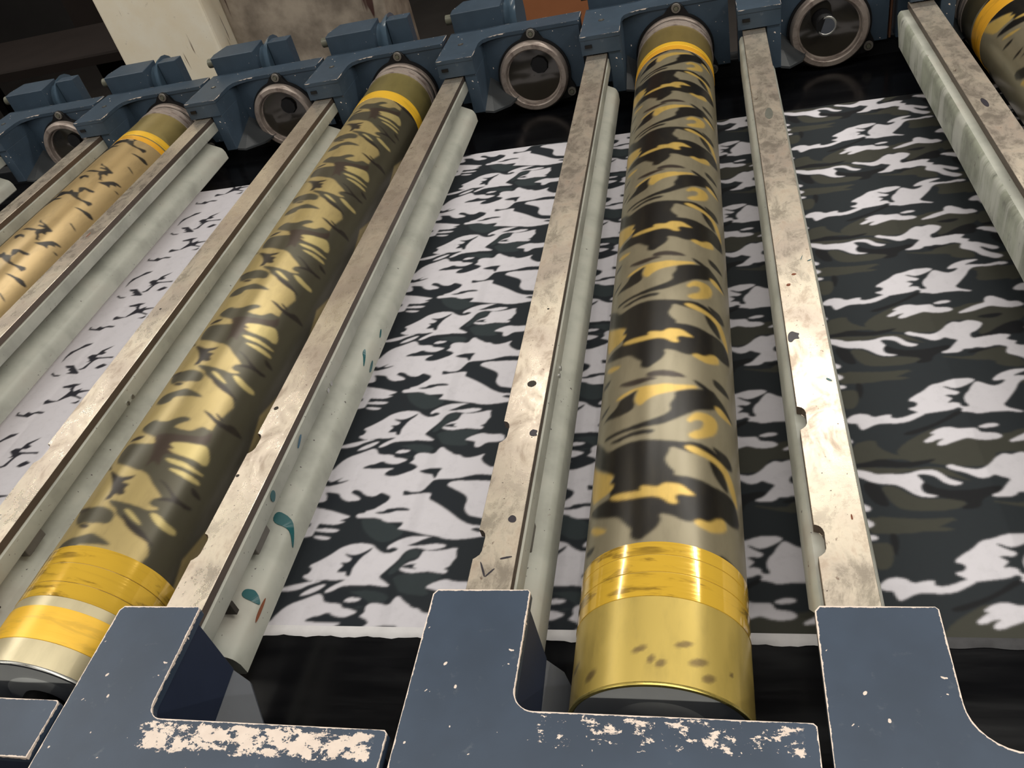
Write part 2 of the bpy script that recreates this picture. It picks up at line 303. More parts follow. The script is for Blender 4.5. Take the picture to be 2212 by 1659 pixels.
# ------------------------------------------------------------------ the print (one repeat is 320 x 313 mm)
TILES = json.loads('''{"F":[["O",[[-175,71],[-164,76],[-132,64],[-84,72],[-54,72],[-83,56],[-108,47],[-143,45],[-176,47]]],["O",[[-176,29],[-147,31],[-148,6],[-157,-14],[-174,-15],[-176,10]]],["O",[[-98,-95],[-78,-81],[-55,-67],[-44,-69],[-21,-72],[16,-83],[46,-84],[63,-75],[78,-75],[94,-71],[121,-84],[149,-96],[141,-127],[107,-138],[95,-157],[86,-164],[58,-161],[76,-137],[58,-121],[23,-119],[17,-132],[2,-149],[-50,-143],[-72,-137],[-98,-128],[-115,-115]]],["O",[[-175,-94],[-138,-84],[-137,-102],[-113,-121],[-97,-118],[-55,-128],[-88,-143],[-101,-128],[-133,-127],[-157,-132],[-178,-135]]],["O",[[-174,-141],[-104,-147],[-88,-146],[-73,-145],[-52,-148],[-33,-168],[-19,-177],[-60,-160],[-89,-151],[-132,-159],[-168,-152]]],["O",[[-146,-179],[-125,-181],[-109,-198],[-92,-207],[-68,-205],[-33,-214],[-58,-228],[-111,-228],[-130,-221],[-140,-202]]],["O",[[-166,-235],[-125,-241],[-46,-244],[-79,-248],[-112,-247],[-121,-256],[-77,-256],[-58,-263],[-122,-265],[-167,-266]]],["O",[[-18,-210],[38,-219],[51,-205],[78,-198],[95,-198],[93,-215],[112,-234],[107,-252],[70,-243],[70,-229],[36,-226]]],["O",[[83,28],[128,36],[163,24],[172,-8],[136,-11],[99,-11],[94,-1],[100,7],[101,25]]],["K",[[-175,-135],[-159,-132],[-135,-125],[-121,-131],[-102,-135],[-80,-132],[-61,-129],[-65,-134],[-85,-142],[-110,-146],[-135,-142],[-158,-143],[-174,-142]]],["K",[[-100,-75],[-66,-63],[-41,-52],[-8,-27],[1,-32],[-32,-53],[-60,-69],[-87,-80]]],["K",[[-90,-172],[-66,-190],[-29,-192],[10,-183],[15,-191],[-9,-204],[-18,-210],[-23,-224],[-43,-227],[-48,-222],[-33,-214],[-68,-205],[-87,-195]]],["K",[[55,-160],[72,-163],[99,-142],[124,-130],[138,-137],[130,-167],[109,-167],[71,-167],[59,-169]]],["K",[[70,-112],[100,-107],[114,-110],[97,-121],[74,-118]]],["K",[[34,-204],[58,-199],[75,-199],[60,-204],[38,-211]]],["K",[[170,47],[173,1],[182,27],[182,45]]],["K",[[-170,-171],[-148,-173],[-140,-205],[-139,-220],[-156,-216],[-168,-194]]],["W",[[-176,-152],[-163,-152],[-148,-157],[-132,-157],[-115,-158],[-103,-157],[-90,-152],[-78,-150],[-67,-152],[-60,-158],[-53,-168],[-42,-175],[-35,-177],[-39,-181],[-49,-182],[-59,-177],[-65,-169],[-70,-163],[-81,-159],[-94,-159],[-90,-167],[-86,-175],[-91,-180],[-93,-187],[-89,-196],[-79,-199],[-71,-202],[-83,-203],[-97,-201],[-107,-193],[-116,-183],[-127,-177],[-142,-176],[-157,-172],[-167,-164],[-178,-159]]],["W",[[-177,-43],[-166,-31],[-155,-27],[-142,-28],[-132,-37],[-120,-33],[-105,-31],[-109,-40],[-94,-41],[-81,-36],[-70,-31],[-63,-29],[-54,-32],[-72,-43],[-86,-50],[-103,-52],[-122,-50],[-134,-53],[-144,-59],[-154,-64],[-157,-56],[-159,-48],[-168,-48]]],["W",[[-73,-95],[-60,-84],[-51,-78],[-61,-78],[-47,-68],[-34,-64],[-25,-66],[-19,-69],[-5,-69],[7,-69],[10,-78],[19,-80],[31,-81],[39,-88],[32,-93],[19,-95],[4,-94],[-4,-90],[-12,-89],[-21,-93],[-32,-97],[-44,-103],[-55,-102],[-49,-94],[-40,-89],[-51,-90],[-62,-96]]],["W",[[9,-67],[22,-61],[35,-61],[40,-65],[31,-69],[15,-70]]],["W",[[42,-100],[56,-91],[77,-80],[92,-76],[92,-68],[97,-59],[107,-58],[113,-63],[122,-70],[128,-78],[142,-78],[147,-84],[150,-90],[139,-94],[126,-95],[112,-91],[98,-86],[85,-90],[70,-97],[51,-101]]],["W",[[-52,168],[-44,172],[-33,166],[-21,162],[-12,160],[-2,162],[9,171],[20,184],[31,190],[40,186],[51,191],[60,190],[70,185],[74,180],[68,169],[60,161],[51,157],[48,151],[49,143],[56,142],[67,145],[79,146],[92,148],[101,147],[109,144],[103,138],[99,134],[106,130],[114,127],[108,122],[112,117],[123,115],[133,108],[145,100],[154,94],[155,89],[149,85],[141,87],[132,95],[126,99],[124,97],[128,87],[137,77],[147,71],[154,66],[155,61],[148,56],[139,56],[130,63],[120,70],[113,84],[103,91],[91,98],[92,106],[97,114],[89,119],[80,121],[70,117],[60,116],[51,119],[41,115],[31,117],[25,109],[10,107],[-7,110],[10,117],[19,130],[29,140],[17,145],[9,150],[0,144],[-10,143],[-19,148],[-29,156],[-43,160]]],["W",[[-77,-3],[-66,8],[-49,19],[-37,32],[-22,35],[-6,42],[11,44],[26,42],[30,38],[23,32],[14,27],[4,22],[-5,21],[-14,26],[-21,28],[-13,20],[-2,14],[2,11],[-4,6],[-13,7],[-22,6],[-18,3],[-11,-2],[-15,-6],[-21,-12],[-11,-11],[-3,-14],[-4,-19],[2,-23],[10,-21],[4,-9],[7,4],[14,11],[22,25],[30,35],[38,31],[48,23],[57,22],[67,27],[74,34],[67,35],[59,33],[54,36],[64,47],[77,54],[90,58],[105,58],[112,56],[101,51],[89,46],[86,42],[95,43],[108,40],[124,39],[140,44],[153,43],[158,38],[150,34],[136,35],[124,32],[109,35],[95,32],[87,23],[82,13],[73,0],[62,-14],[56,-21],[59,-28],[71,-34],[81,-39],[72,-40],[62,-36],[46,-36],[33,-36],[18,-39],[6,-34],[-6,-32],[-1,-27],[-7,-22],[-19,-28],[-42,-31],[-61,-34],[-67,-29],[-81,-20],[-67,-17],[-63,-9],[-68,-4]]],["W",[[132,161],[142,167],[156,164],[171,158],[172,146],[159,147],[149,154],[138,158]]]],"G":[["D",[[-22,-205],[13,-207],[39,-217],[52,-227],[66,-236],[47,-253],[25,-256],[-1,-239],[-14,-223]]],["D",[[95,-131],[116,-142],[126,-152],[112,-162],[100,-154]]],["D",[[102,28],[83,23],[79,10],[65,-6],[56,-3],[73,24],[80,42],[100,43]]],["D",[[65,-6],[114,-2],[156,-5],[125,-26],[138,-45],[88,-39],[78,-28]]],["D",[[-28,-41],[5,-37],[38,-33],[73,-43],[67,-57],[42,-54],[32,-68],[2,-62],[21,-49],[-2,-51],[-14,-55],[-32,-53]]],["W",[[-142,-98],[-114,-96],[-104,-75],[-91,-61],[-72,-53],[-56,-45],[-47,-41],[-39,-45],[-35,-55],[-24,-58],[-14,-58],[-3,-60],[0,-66],[15,-68],[27,-72],[24,-76],[12,-81],[32,-82],[41,-73],[38,-64],[44,-57],[59,-57],[76,-62],[82,-46],[89,-44],[99,-54],[108,-59],[113,-64],[126,-66],[133,-73],[146,-73],[158,-70],[172,-64],[165,-75],[170,-85],[181,-94],[195,-102],[214,-107],[229,-239],[192,-247],[173,-250],[153,-251],[135,-249],[123,-244],[103,-241],[86,-236],[65,-231],[49,-228],[55,-223],[58,-215],[45,-213],[35,-215],[22,-212],[12,-205],[-17,-203],[-29,-205],[-34,-196],[-16,-193],[-19,-188],[-46,-184],[-101,-144],[-127,-147]]],["B",[[-40,-39],[-35,-55],[-24,-58],[-14,-58],[-3,-60],[0,-66],[15,-68],[27,-62],[38,-64],[44,-57],[23,-44],[-13,-32]]],["B",[[-58,-90],[-44,-82],[-32,-80],[-20,-73],[-10,-80],[9,-83],[24,-76],[54,-89],[45,-98],[30,-105],[15,-111],[1,-111],[-9,-107],[-4,-98],[9,-92],[-15,-92],[-32,-92]]],["B",[[55,-101],[64,-98],[80,-94],[101,-96],[94,-103],[93,-112],[90,-121],[86,-116],[83,-109],[70,-108]]],["B",[[214,-118],[189,-115],[168,-112],[150,-116],[135,-120],[120,-121],[104,-121],[89,-122],[84,-130],[77,-143],[72,-148],[56,-150],[47,-146],[39,-145],[40,-155],[45,-157],[57,-154],[73,-153],[83,-151],[93,-154],[89,-165],[103,-173],[121,-185],[137,-197],[155,-212],[174,-222],[191,-224],[210,-223],[208,-212],[177,-205],[168,-202],[160,-193],[157,-182],[160,-171],[156,-160],[144,-152],[130,-144],[115,-135],[121,-128],[136,-126],[152,-127],[168,-127],[216,-131]]],["B",[[-59,-146],[-53,-140],[-42,-143],[-31,-153],[-19,-157],[-9,-156],[-2,-148],[6,-151],[20,-158],[16,-169],[6,-177],[-2,-185],[-14,-189],[-18,-189],[-31,-195],[-41,-201],[-53,-197],[-68,-191],[-86,-185],[-117,-180],[-120,-168],[-101,-167],[-102,-154],[-110,-144],[-92,-146],[-80,-149],[-74,-159],[-60,-167],[-46,-166],[-35,-164],[-41,-157],[-55,-150]]],["B",[[-3,-192],[15,-191],[20,-185],[32,-184],[44,-182],[59,-185],[64,-190],[49,-190],[37,-190],[29,-194],[16,-196],[7,-196]]],["B",[[-118,-126],[-96,-117],[-83,-109],[-97,-123],[-67,-116],[-89,-127],[-111,-132]]],["B",[[176,-231],[184,-228],[196,-229],[197,-238],[186,-236]]],["W",[[-116,-182],[-89,-185],[-62,-194],[-41,-201],[-51,-205],[-62,-210],[-46,-211],[-63,-218],[-80,-217],[-107,-213]]],["W",[[-106,-226],[-93,-226],[-77,-225],[-52,-229],[-59,-234],[-75,-234],[-98,-231]]],["W",[[-98,-240],[-76,-242],[-62,-246],[-73,-250],[-93,-246]]],["W",[[-90,-9],[-77,-3],[-76,7],[-85,11],[-68,21],[-50,35],[-39,47],[-20,55],[1,56],[18,52],[22,47],[36,37],[48,35],[58,39],[64,44],[54,48],[45,43],[42,49],[57,61],[76,69],[95,69],[119,68],[109,67],[84,54],[74,51],[88,50],[105,51],[121,54],[138,53],[144,49],[133,44],[113,41],[99,46],[84,45],[74,37],[68,22],[57,8],[48,-4],[44,-10],[58,-19],[69,-27],[54,-27],[39,-24],[19,-25],[2,-25],[-14,-27],[-26,-36],[-37,-40],[-39,-36],[-28,-26],[-16,-19],[-9,-14],[-27,-16],[-51,-15],[-68,-19]]],["W",[[-124,-35],[-111,-29],[-84,-22],[-68,-18],[-48,-17],[-57,-20],[-73,-26],[-84,-34],[-110,-38]]],["W",[[-81,-45],[-69,-34],[-49,-24],[-40,-24],[-47,-32],[-59,-40],[-73,-45]]],["W",[[74,5],[84,17],[101,23],[105,33],[107,41],[124,40],[140,41],[163,47],[162,36],[165,27],[160,20],[157,10],[147,6],[156,3],[154,-3],[141,-2],[127,1],[114,0],[98,-2],[84,0]]],["W",[[125,-28],[140,-18],[157,-13],[171,-18],[198,-18],[201,-36],[180,-37],[169,-37],[159,-47],[150,-49],[146,-41],[148,-34],[136,-31]]],["W",[[-3,-54],[7,-47],[21,-48],[28,-50],[22,-54],[9,-56]]],["B",[[20,50],[8,40],[-6,33],[-18,33],[-30,37],[-21,29],[-12,26],[-15,18],[-32,18],[-22,12],[-29,4],[-31,-1],[-21,-1],[-14,0],[-14,-8],[-4,-9],[-6,3],[-1,18],[6,31],[15,39]]],["B",[[74,9],[86,14],[103,16],[95,10],[106,5],[93,6]]]],"S":[["K",[[-61,-36],[-65,-25],[-58,-19],[-47,-24],[-30,-26],[-23,-15],[-17,-3],[-14,6],[-21,14],[-16,17],[-42,18],[-47,24],[-34,27],[-20,31],[2,30],[-3,25],[-10,22],[-9,10],[-2,4],[8,10],[15,13],[13,6],[36,6],[46,3],[29,0],[15,-4],[14,-11],[36,-21],[32,-25],[15,-17],[-1,-13],[-13,-19],[-24,-27],[-40,-31],[-52,-34]]],["K",[[12,-36],[26,-33],[33,-27],[36,-34],[30,-40]]],["K",[[-114,-70],[-115,-58],[-109,-58],[-110,-64],[-92,-68],[-85,-58],[-74,-63],[-58,-58],[-37,-62],[-42,-67],[-64,-66],[-76,-77]]],["K",[[-112,115],[-114,138],[-111,156],[-97,166],[-83,183],[-62,186],[-67,178],[-86,166],[-100,152],[-108,137],[-110,120]]],["K",[[-114,73],[-111,79],[-99,69],[-80,68],[-85,63],[-99,63]]],["K",[[-91,102],[-66,102],[-51,88],[-32,71],[-35,67],[-61,70],[-71,72],[-60,77],[-73,85],[-68,90],[-83,93]]],["K",[[-45,85],[-34,88],[-29,99],[-25,112],[-38,110],[-30,116],[-45,129],[-36,138],[-22,138],[-17,153],[10,169],[2,158],[-8,148],[3,142],[-7,135],[-18,135],[-19,127],[4,125],[33,125],[34,119],[12,120],[-7,120],[-15,114],[-20,103],[-24,86],[-35,81]]],["K",[[3,85],[10,94],[20,100],[34,94],[24,86],[14,81]]]],"aS":[-1.4497,1.5194],"R1":[["K",[[-14,248],[-3,253],[12,252],[31,249],[42,253],[47,260],[36,261],[24,264],[25,270],[39,268],[33,275],[18,281],[14,294],[27,282],[41,276],[54,267],[67,260],[67,254],[58,248],[62,236],[50,238],[47,232],[54,221],[55,213],[64,210],[51,208],[46,222],[35,234],[33,242],[20,241],[2,244]]],["K",[[-15,216],[-10,222],[2,224],[17,218],[23,205],[14,209],[5,212],[2,198]]],["K",[[55,195],[65,205],[74,216],[85,228],[98,229],[110,227],[108,223],[96,220],[101,215],[91,212],[85,208],[89,196],[78,197],[68,195]]],["K",[[-43,56],[-43,77],[-43,105],[-25,111],[-37,146],[-4,131],[10,130],[8,139],[16,136],[24,127],[33,129],[38,127],[31,137],[25,152],[31,155],[41,157],[56,154],[69,154],[69,146],[58,143],[44,147],[44,136],[41,131],[40,124],[47,108],[60,102],[71,104],[85,108],[89,102],[85,89],[74,94],[63,96],[49,97],[34,104],[21,113],[6,115],[-6,107],[-18,99],[10,92],[3,87],[-15,87],[-25,72]]],["K",[[60,63],[71,67],[83,67],[94,69],[103,69],[117,61],[116,55],[105,54],[93,56],[83,60],[70,61]]],["K",[[83,312],[89,313],[100,307],[109,299],[100,302]]],["K",[[101,198],[110,200],[118,198],[116,194]]],["K",[[23,-32],[32,-33],[45,-41],[39,-42]]],["K",[[81,0],[86,2],[93,-2],[88,-4]]]],"R2":[["G",[[18,74],[37,67],[49,54],[65,42],[74,35],[63,28],[62,15],[82,16],[66,5],[54,7],[30,8],[7,11],[2,10],[8,3],[24,-6],[26,-13],[38,-20],[56,-29],[71,-32],[85,-38],[97,-52],[101,-67],[102,-79],[119,-93],[148,-102],[156,-76],[146,-29],[137,22],[132,57],[126,95],[114,122],[93,122],[73,119],[52,117],[40,126],[26,131],[10,127],[-37,134],[-49,127],[-44,96],[-12,82]]],["L",[[33,-2],[43,-2],[58,-12],[71,-22],[58,-19],[43,-11]]],["L",[[69,3],[81,7],[101,-1],[119,-2],[120,-11],[104,-14],[84,-9]]],["L",[[45,105],[59,108],[78,109],[99,107],[117,105],[99,100],[78,100],[57,98]]],["L",[[56,88],[77,93],[96,93],[114,91],[114,84],[97,83],[74,84]]],["L",[[37,134],[57,143],[84,153],[97,156],[110,134],[108,120],[90,121],[69,120],[51,121]]],["G",[[-51,-2],[-30,-1],[-5,-1],[11,-5],[26,-13],[28,-27],[23,-34],[9,-33],[-4,-34],[-23,-30],[-31,-35],[-50,-15]]],["G",[[-23,-59],[-7,-57],[11,-51],[21,-55],[41,-62],[46,-68],[30,-69],[15,-71],[-5,-73],[-5,-84],[-21,-90],[-44,-80],[-39,-64]]],["G",[[-32,-145],[-24,-135],[-12,-127],[4,-134],[17,-132],[26,-123],[36,-117],[48,-117],[48,-124],[39,-131],[33,-138],[31,-144],[48,-145],[60,-142],[67,-131],[72,-125],[84,-126],[97,-120],[92,-131],[95,-148],[92,-157],[75,-164],[58,-169],[42,-175],[25,-176],[-3,-164],[-18,-158]]],["G",[[25,-177],[40,-178],[42,-206],[54,-223],[50,-228],[36,-236],[22,-243],[-1,-235],[-20,-226],[-50,-200],[-47,-186],[-41,-175],[-6,-184],[18,-184]]],["B",[[8,-165],[28,-159],[56,-154],[81,-144],[91,-124],[95,-152],[85,-159],[61,-165],[37,-177],[54,-188],[39,-188],[58,-198],[40,-199],[46,-229],[32,-215],[25,-239],[25,-212],[19,-186]]],["K",[[-45,81],[-22,68],[-4,57],[11,58],[21,63],[16,52],[2,47],[21,43],[14,35],[22,25],[14,20],[4,24],[4,12],[-8,11],[-4,25],[-12,43],[-23,58]]],["K",[[53,65],[69,61],[87,49],[106,43],[125,46],[119,36],[97,37],[81,32],[66,26],[81,40],[89,40],[75,53]]],["K",[[104,77],[119,74],[131,66],[120,63],[110,65]]],["K",[[34,-9],[53,-22],[71,-26],[85,-34],[103,-46],[83,-41],[65,-38],[46,-27]]],["K",[[56,-92],[70,-93],[87,-100],[104,-100],[110,-93],[123,-92],[144,-99],[131,-105],[110,-109],[91,-110],[74,-103]]],["K",[[77,-87],[88,-90],[100,-98],[86,-96]]],["K",[[-70,9],[-46,4],[-22,-1],[-33,-8],[-52,-6]]],["K",[[-32,-33],[-14,-33],[0,-39],[-11,-44]]],["K",[[-49,-169],[-30,-162],[-6,-166],[-22,-175]]],["K",[[-70,-210],[-49,-224],[-38,-236],[-71,-217]]]],"R3":[["K",[[-138,126],[-132,159],[-97,122],[-79,95],[-63,94],[-43,94],[-24,93],[-1,89],[27,87],[51,94],[69,93],[85,87],[103,82],[116,77],[99,73],[83,74],[63,73],[48,70],[32,73],[16,78],[14,66],[9,55],[14,42],[23,34],[20,27],[39,29],[57,29],[75,27],[95,29],[112,28],[123,14],[129,-8],[105,-21],[93,-19],[83,-19],[66,-36],[54,-34],[44,-43],[33,-44],[17,-37],[3,-36],[7,-44],[2,-57],[-7,-65],[-16,-74],[-24,-74],[-32,-66],[-29,-57],[-39,-46],[-50,-31],[-72,-23],[-97,-9],[-119,13],[-97,11],[-76,8],[-66,7],[-71,31],[-60,41],[-75,56],[-101,79]]],["Y",[[-70,10],[-52,8],[-34,4],[-19,3],[-23,10],[-16,11],[2,6],[7,13],[20,15],[31,13],[41,6],[50,1],[39,-2],[27,-2],[22,-8],[27,-18],[17,-20],[7,-11],[-4,-8],[-17,-8],[-33,-8],[-57,-2]]],["Y",[[-138,115],[-95,70],[-60,43],[-72,36],[-59,25],[-70,17],[-89,18],[-114,25],[-128,76]]],["K",[[20,184],[39,193],[60,202],[77,212],[90,202],[95,186],[83,174],[72,165],[54,157],[39,143],[22,129],[5,118],[-14,116],[-36,115],[-58,118],[-79,121],[-92,125],[-90,131],[-65,126],[-44,124],[-24,126],[-7,130],[9,138],[16,148],[13,158],[21,172]]],["K",[[-3,108],[-19,112],[-38,112],[-58,110],[-80,114],[-64,103],[-43,104],[-23,103],[-9,102]]],["K",[[-31,197],[-45,191],[-63,190],[-69,176],[-93,173],[-106,168],[-97,170],[-67,156],[-46,154],[-35,161],[-39,184]]],["K",[[-87,256],[-111,264],[-125,262],[-102,247]]],["K",[[-82,196],[-98,196],[-121,195],[-102,184]]],["Y",[[-74,196],[-57,199],[-40,200],[-25,200],[-9,199],[10,200],[27,199],[52,206],[56,202],[39,194],[25,187],[9,181],[-8,176],[-20,168],[-27,159],[-37,173],[-35,184],[-31,197],[-48,193],[-63,190]]],["Y",[[37,132],[49,150],[62,155],[79,157],[88,145],[81,122],[64,107],[49,98],[38,101],[45,112],[59,121],[63,138],[51,137],[41,126]]],["Y",[[32,80],[44,86],[58,83],[77,79],[97,75],[110,66],[121,46],[126,17],[108,33],[98,55],[82,67],[63,71],[45,72]]],["K",[[68,71],[85,66],[97,57],[104,29],[87,35],[76,47],[70,60]]],["K",[[72,97],[90,99],[108,97],[118,80],[103,77],[86,85]]],["B",[[-71,227],[-46,221],[-27,219],[-9,216],[-2,211],[-16,210],[-34,206],[-52,210]]],["B",[[-22,-87],[-13,-83],[4,-83],[18,-85],[33,-90],[38,-96],[18,-98],[-2,-96],[-18,-96]]],["K",[[46,218],[60,215],[74,209],[90,202],[103,195],[118,182],[126,175],[102,179],[80,184],[65,202],[52,208]]],["K",[[80,238],[95,238],[112,233],[122,223],[98,219],[81,223]]],["Y",[[44,-42],[54,-34],[66,-36],[83,-19],[93,-19],[96,-33],[73,-49],[56,-48]]],["Y",[[80,180],[93,184],[111,177],[123,171],[100,166],[86,169]]],["Y",[[-112,-17],[-97,-22],[-65,-45],[-75,-46],[-95,-38]]]]}''')
TX, TY = 320, 313
def chaikin(p):
    p = np.array(p, float); q = np.roll(p, -1, 0)
    return np.stack([.75 * p + .25 * q, .25 * p + .75 * q], 1).reshape(-1, 2)
def paint(img, poly, col, sm=True):
    p = chaikin(poly) if sm else np.array(poly, float)
    x0, y0 = np.floor(p.min(0)).astype(int) - 1; x1, y1 = np.ceil(p.max(0)).astype(int) + 2
    X, Y = np.meshgrid(np.arange(x0, x1) + .5, np.arange(y0, y1) + .5); ins = np.zeros(X.shape, bool)
    for (ax, ay), (bx, by) in zip(p, np.roll(p, -1, 0)):
        if ay == by: continue
        ins ^= ((ay > Y) != (by > Y)) & (X < (bx - ax) * (Y - ay) / (by - ay) + ax)
    yy, xx = np.nonzero(ins); img[(yy + y0) % TY, (xx + x0) % TX] = col
def tile(key, base, cols, blur=1.2):
    im = np.ones((TY, TX, 3)) * np.array(base[:3])
    for c, p in TILES[key]: paint(im, p, np.array(cols[c][:3]), key not in ('S', 'R1'))
    w = np.exp(-np.arange(-4, 5) ** 2 / (2 * blur * blur)); w /= w.sum()
    for ax in (0, 1): im = sum(wi * np.roll(im, i - 4, ax) for i, wi in enumerate(w))
    return im
def sample(im, x, y):
    """bilinear, wrapping; x,y in mm"""
    x = x - .5; y = y - .5
    xi = np.floor(x).astype(int); yi = np.floor(y).astype(int); fx = (x - xi)[..., None]; fy = (y - yi)[..., None]
    g = lambda a, b: im[b % TY, a % TX]
    return (g(xi, yi) * (1 - fx) + g(xi + 1, yi) * fx) * (1 - fy) + (g(xi, yi + 1) * (1 - fx) + g(xi + 1, yi + 1) * fx) * fy
WHITE = srgb(210, 207, 214)
T_F = tile('F', srgb(38, 43, 47), {'W': WHITE, 'K': srgb(24, 25, 28), 'O': srgb(62, 62, 55)})
T_G = tile('G', srgb(36, 41, 46), {'W': WHITE, 'B': srgb(34, 39, 45), 'D': srgb(50, 58, 61)})
T_S = tile('S', WHITE, {'K': srgb(44, 44, 52)}, 1.0)
T_R1 = tile('R1', srgb(184, 158, 112), {'K': srgb(48, 44, 40)}, 1.0)
TILES['R2'].insert(0, ['G', [[88, -40], [170, -40], [170, 290], [88, 290]]])  # added band: printed grey and the right side's shade in one colour
T_R2 = tile('R2', srgb(182, 162, 110), {'K': srgb(52, 46, 42), 'G': srgb(84, 80, 66), 'B': srgb(72, 60, 52), 'L': srgb(196, 178, 120)}, 1.4)
T_R3 = tile('R3', srgb(146, 137, 114), {'K': srgb(30, 27, 24), 'Y': srgb(212, 178, 96), 'B': srgb(60, 50, 44)}, 1.6)

def grid_mesh(name, V, nx, ny, col, mat, closed=False, parent=None, smooth=True):
    """V: (ny, nx, 3) vertices, col: (ny, nx, 3)"""
    me = bpy.data.meshes.new(name)
    i = np.arange(ny - 1)[:, None]; mx = nx if closed else nx - 1; j = np.arange(mx)[None, :]
    a = i * nx + j; b = i * nx + (j + 1) % nx; c = (i + 1) * nx + (j + 1) % nx; d = (i + 1) * nx + j
    F = np.stack([a, b, c, d], -1).reshape(-1, 4)
    me.vertices.add(nx * ny); me.vertices.foreach_set('co', V.reshape(-1).astype(np.float32))
    me.loops.add(F.size); me.loops.foreach_set('vertex_index', F.reshape(-1).astype(np.int32))
    me.polygons.add(len(F)); me.polygons.foreach_set('loop_start', np.arange(0, F.size, 4, dtype=np.int32))
    me.update(calc_edges=True)
    if smooth: me.polygons.foreach_set('use_smooth', np.ones(len(F), bool))
    at = me.color_attributes.new('print', 'FLOAT_COLOR', 'POINT')
    at.data.foreach_set('color', np.concatenate([col.reshape(-1, 3), np.ones((nx * ny, 1))], 1).reshape(-1).astype(np.float32))
    me.materials.append(mat); me.validate()
    return link(bpy.data.objects.new(name, me), parent)

# ------------------------------------------------------------------ the hall
def struct(name, bm, mat, kind='structure'):
    o = obj(name, bm, mat); o['kind'] = kind; return o
M_wall = plain('dark_grey_wall_paint', srgb(58, 56, 56), .85, 0, .2, .2, 3)
M_floor = plain('concrete_floor', srgb(60, 56, 54), .6, 0, .3, .3, 4)
M_ceil = plain('dusty_ceiling', srgb(104, 100, 94), .9, 0, .2, .1, 2)
struct('floor', box(bmesh.new(), -8, 6, -3, 8, -1.02, -0.92), M_floor)
struct('ceiling', box(bmesh.new(), -8, 6, -3, 8, 3.3, 3.4), M_ceil)
struct('wall_back', box(bmesh.new(), -8, 6, 7.9, 8, -.92, 3.3), M_wall)
struct('wall_left', box(bmesh.new(), -8, -7.9, -3, 7.9, -.92, 3.3), M_wall)
struct('wall_right', box(bmesh.new(), 5.9, 6, -3, 7.9, -.92, 3.3), M_ceil)
struct('wall_front', box(bmesh.new(), -7.9, 5.9, -3, -2.9, -.92, 3.3), M_ceil)

def mat_pillar():
    k = N('stained_cream_paint'); v = k.coord()
    n1 = k.noise(v, 5, 5, .6); n2 = k.noise(v, 40, 5, .7); dr = k.noise(k.coord((1, 1, .1)), 26, 3, .6, .3)
    c = k.mix(k.ramp(n1, .35, .7), srgb(244, 232, 208), srgb(250, 243, 226))
    c = k.mix(k.ramp(n2, .6, .75, 0, .6), c, srgb(176, 156, 130))
    c = k.mix(k.ramp(dr, .67, .71, 0, .9), c, srgb(82, 46, 38))
    k.base(c); return k.set(.7, 0, .3)
M_pillar = mat_pillar()
M_pillar2 = N('grimy_grey_plaster')
_v = M_pillar2.coord(); _n = M_pillar2.noise(_v, 6, 5, .6); _d = M_pillar2.noise(M_pillar2.coord((1, 1, .08)), 14, 3, .6, .4)
_c = M_pillar2.mix(M_pillar2.ramp(_n, .3, .7), srgb(120, 110, 100), srgb(176, 164, 150))
_c = M_pillar2.mix(M_pillar2.ramp(_d, .63, .67, 0, .9), _c, srgb(60, 28, 28))
M_pillar2.base(_c); M_pillar2 = M_pillar2.set(.8, 0, .2)
t = empty('pillar', (-2.16, 3.2, -.92), 'cream painted square pillar with red and brown splashes behind the blue housings', 'pillar')
b = box(bmesh.new(), -2.40, -1.94, 3.2, 3.62, -.92, 3.3, .012)
obj('pillar_face', b, M_pillar, t, org=t.location)
b = box(bmesh.new(), -1.94, -1.25, 3.34, 3.66, -.92, 3.3, .01)
o = obj('side_casing', b, M_pillar2, t, org=t.location); o['label'] = 'grimy grey casing with dark drips'
t = empty('cabinet', (-.55, 3.2, -.92), 'orange-brown board cabinet standing behind the rear castings', 'cabinet')
obj('carcass', box(bmesh.new(), -.82, -.44, 3.42, 3.9, -.92, .62, .008), M_orange, t, org=t.location)
obj('door', box(bmesh.new(), -.81, -.45, 3.40, 3.419, -.88, .60, .003), M_orange, t, org=t.location)
# dim shelving at the far left
M_dim = plain('dim_brown_steel', srgb(34, 28, 26), .7, .1, .2, .3, 6)
M_dim2 = plain('dim_grey_steel', srgb(34, 34, 34), .7, .1, .2, .3, 6)
t = empty('storage_rack', (-3.3, 3.9, -.92), 'dim brown storage rack in the dark left of the cream pillar', 'rack')
for x in (-4.2, -2.75):
    for y in (3.7, 4.3): obj('post', box(bmesh.new(), x, x + .05, y, y + .05, -.92, 1.0), M_dim2, t, org=t.location)
for z in (-.5, .02): obj('shelf', box(bmesh.new(), -4.2, -2.70, 3.7, 4.35, z, z + .04), M_dim, t, org=t.location)
obj('back_panel', box(bmesh.new(), -3.45, -2.72, 4.36, 4.38, -.5, .35), M_dim, t, org=t.location)

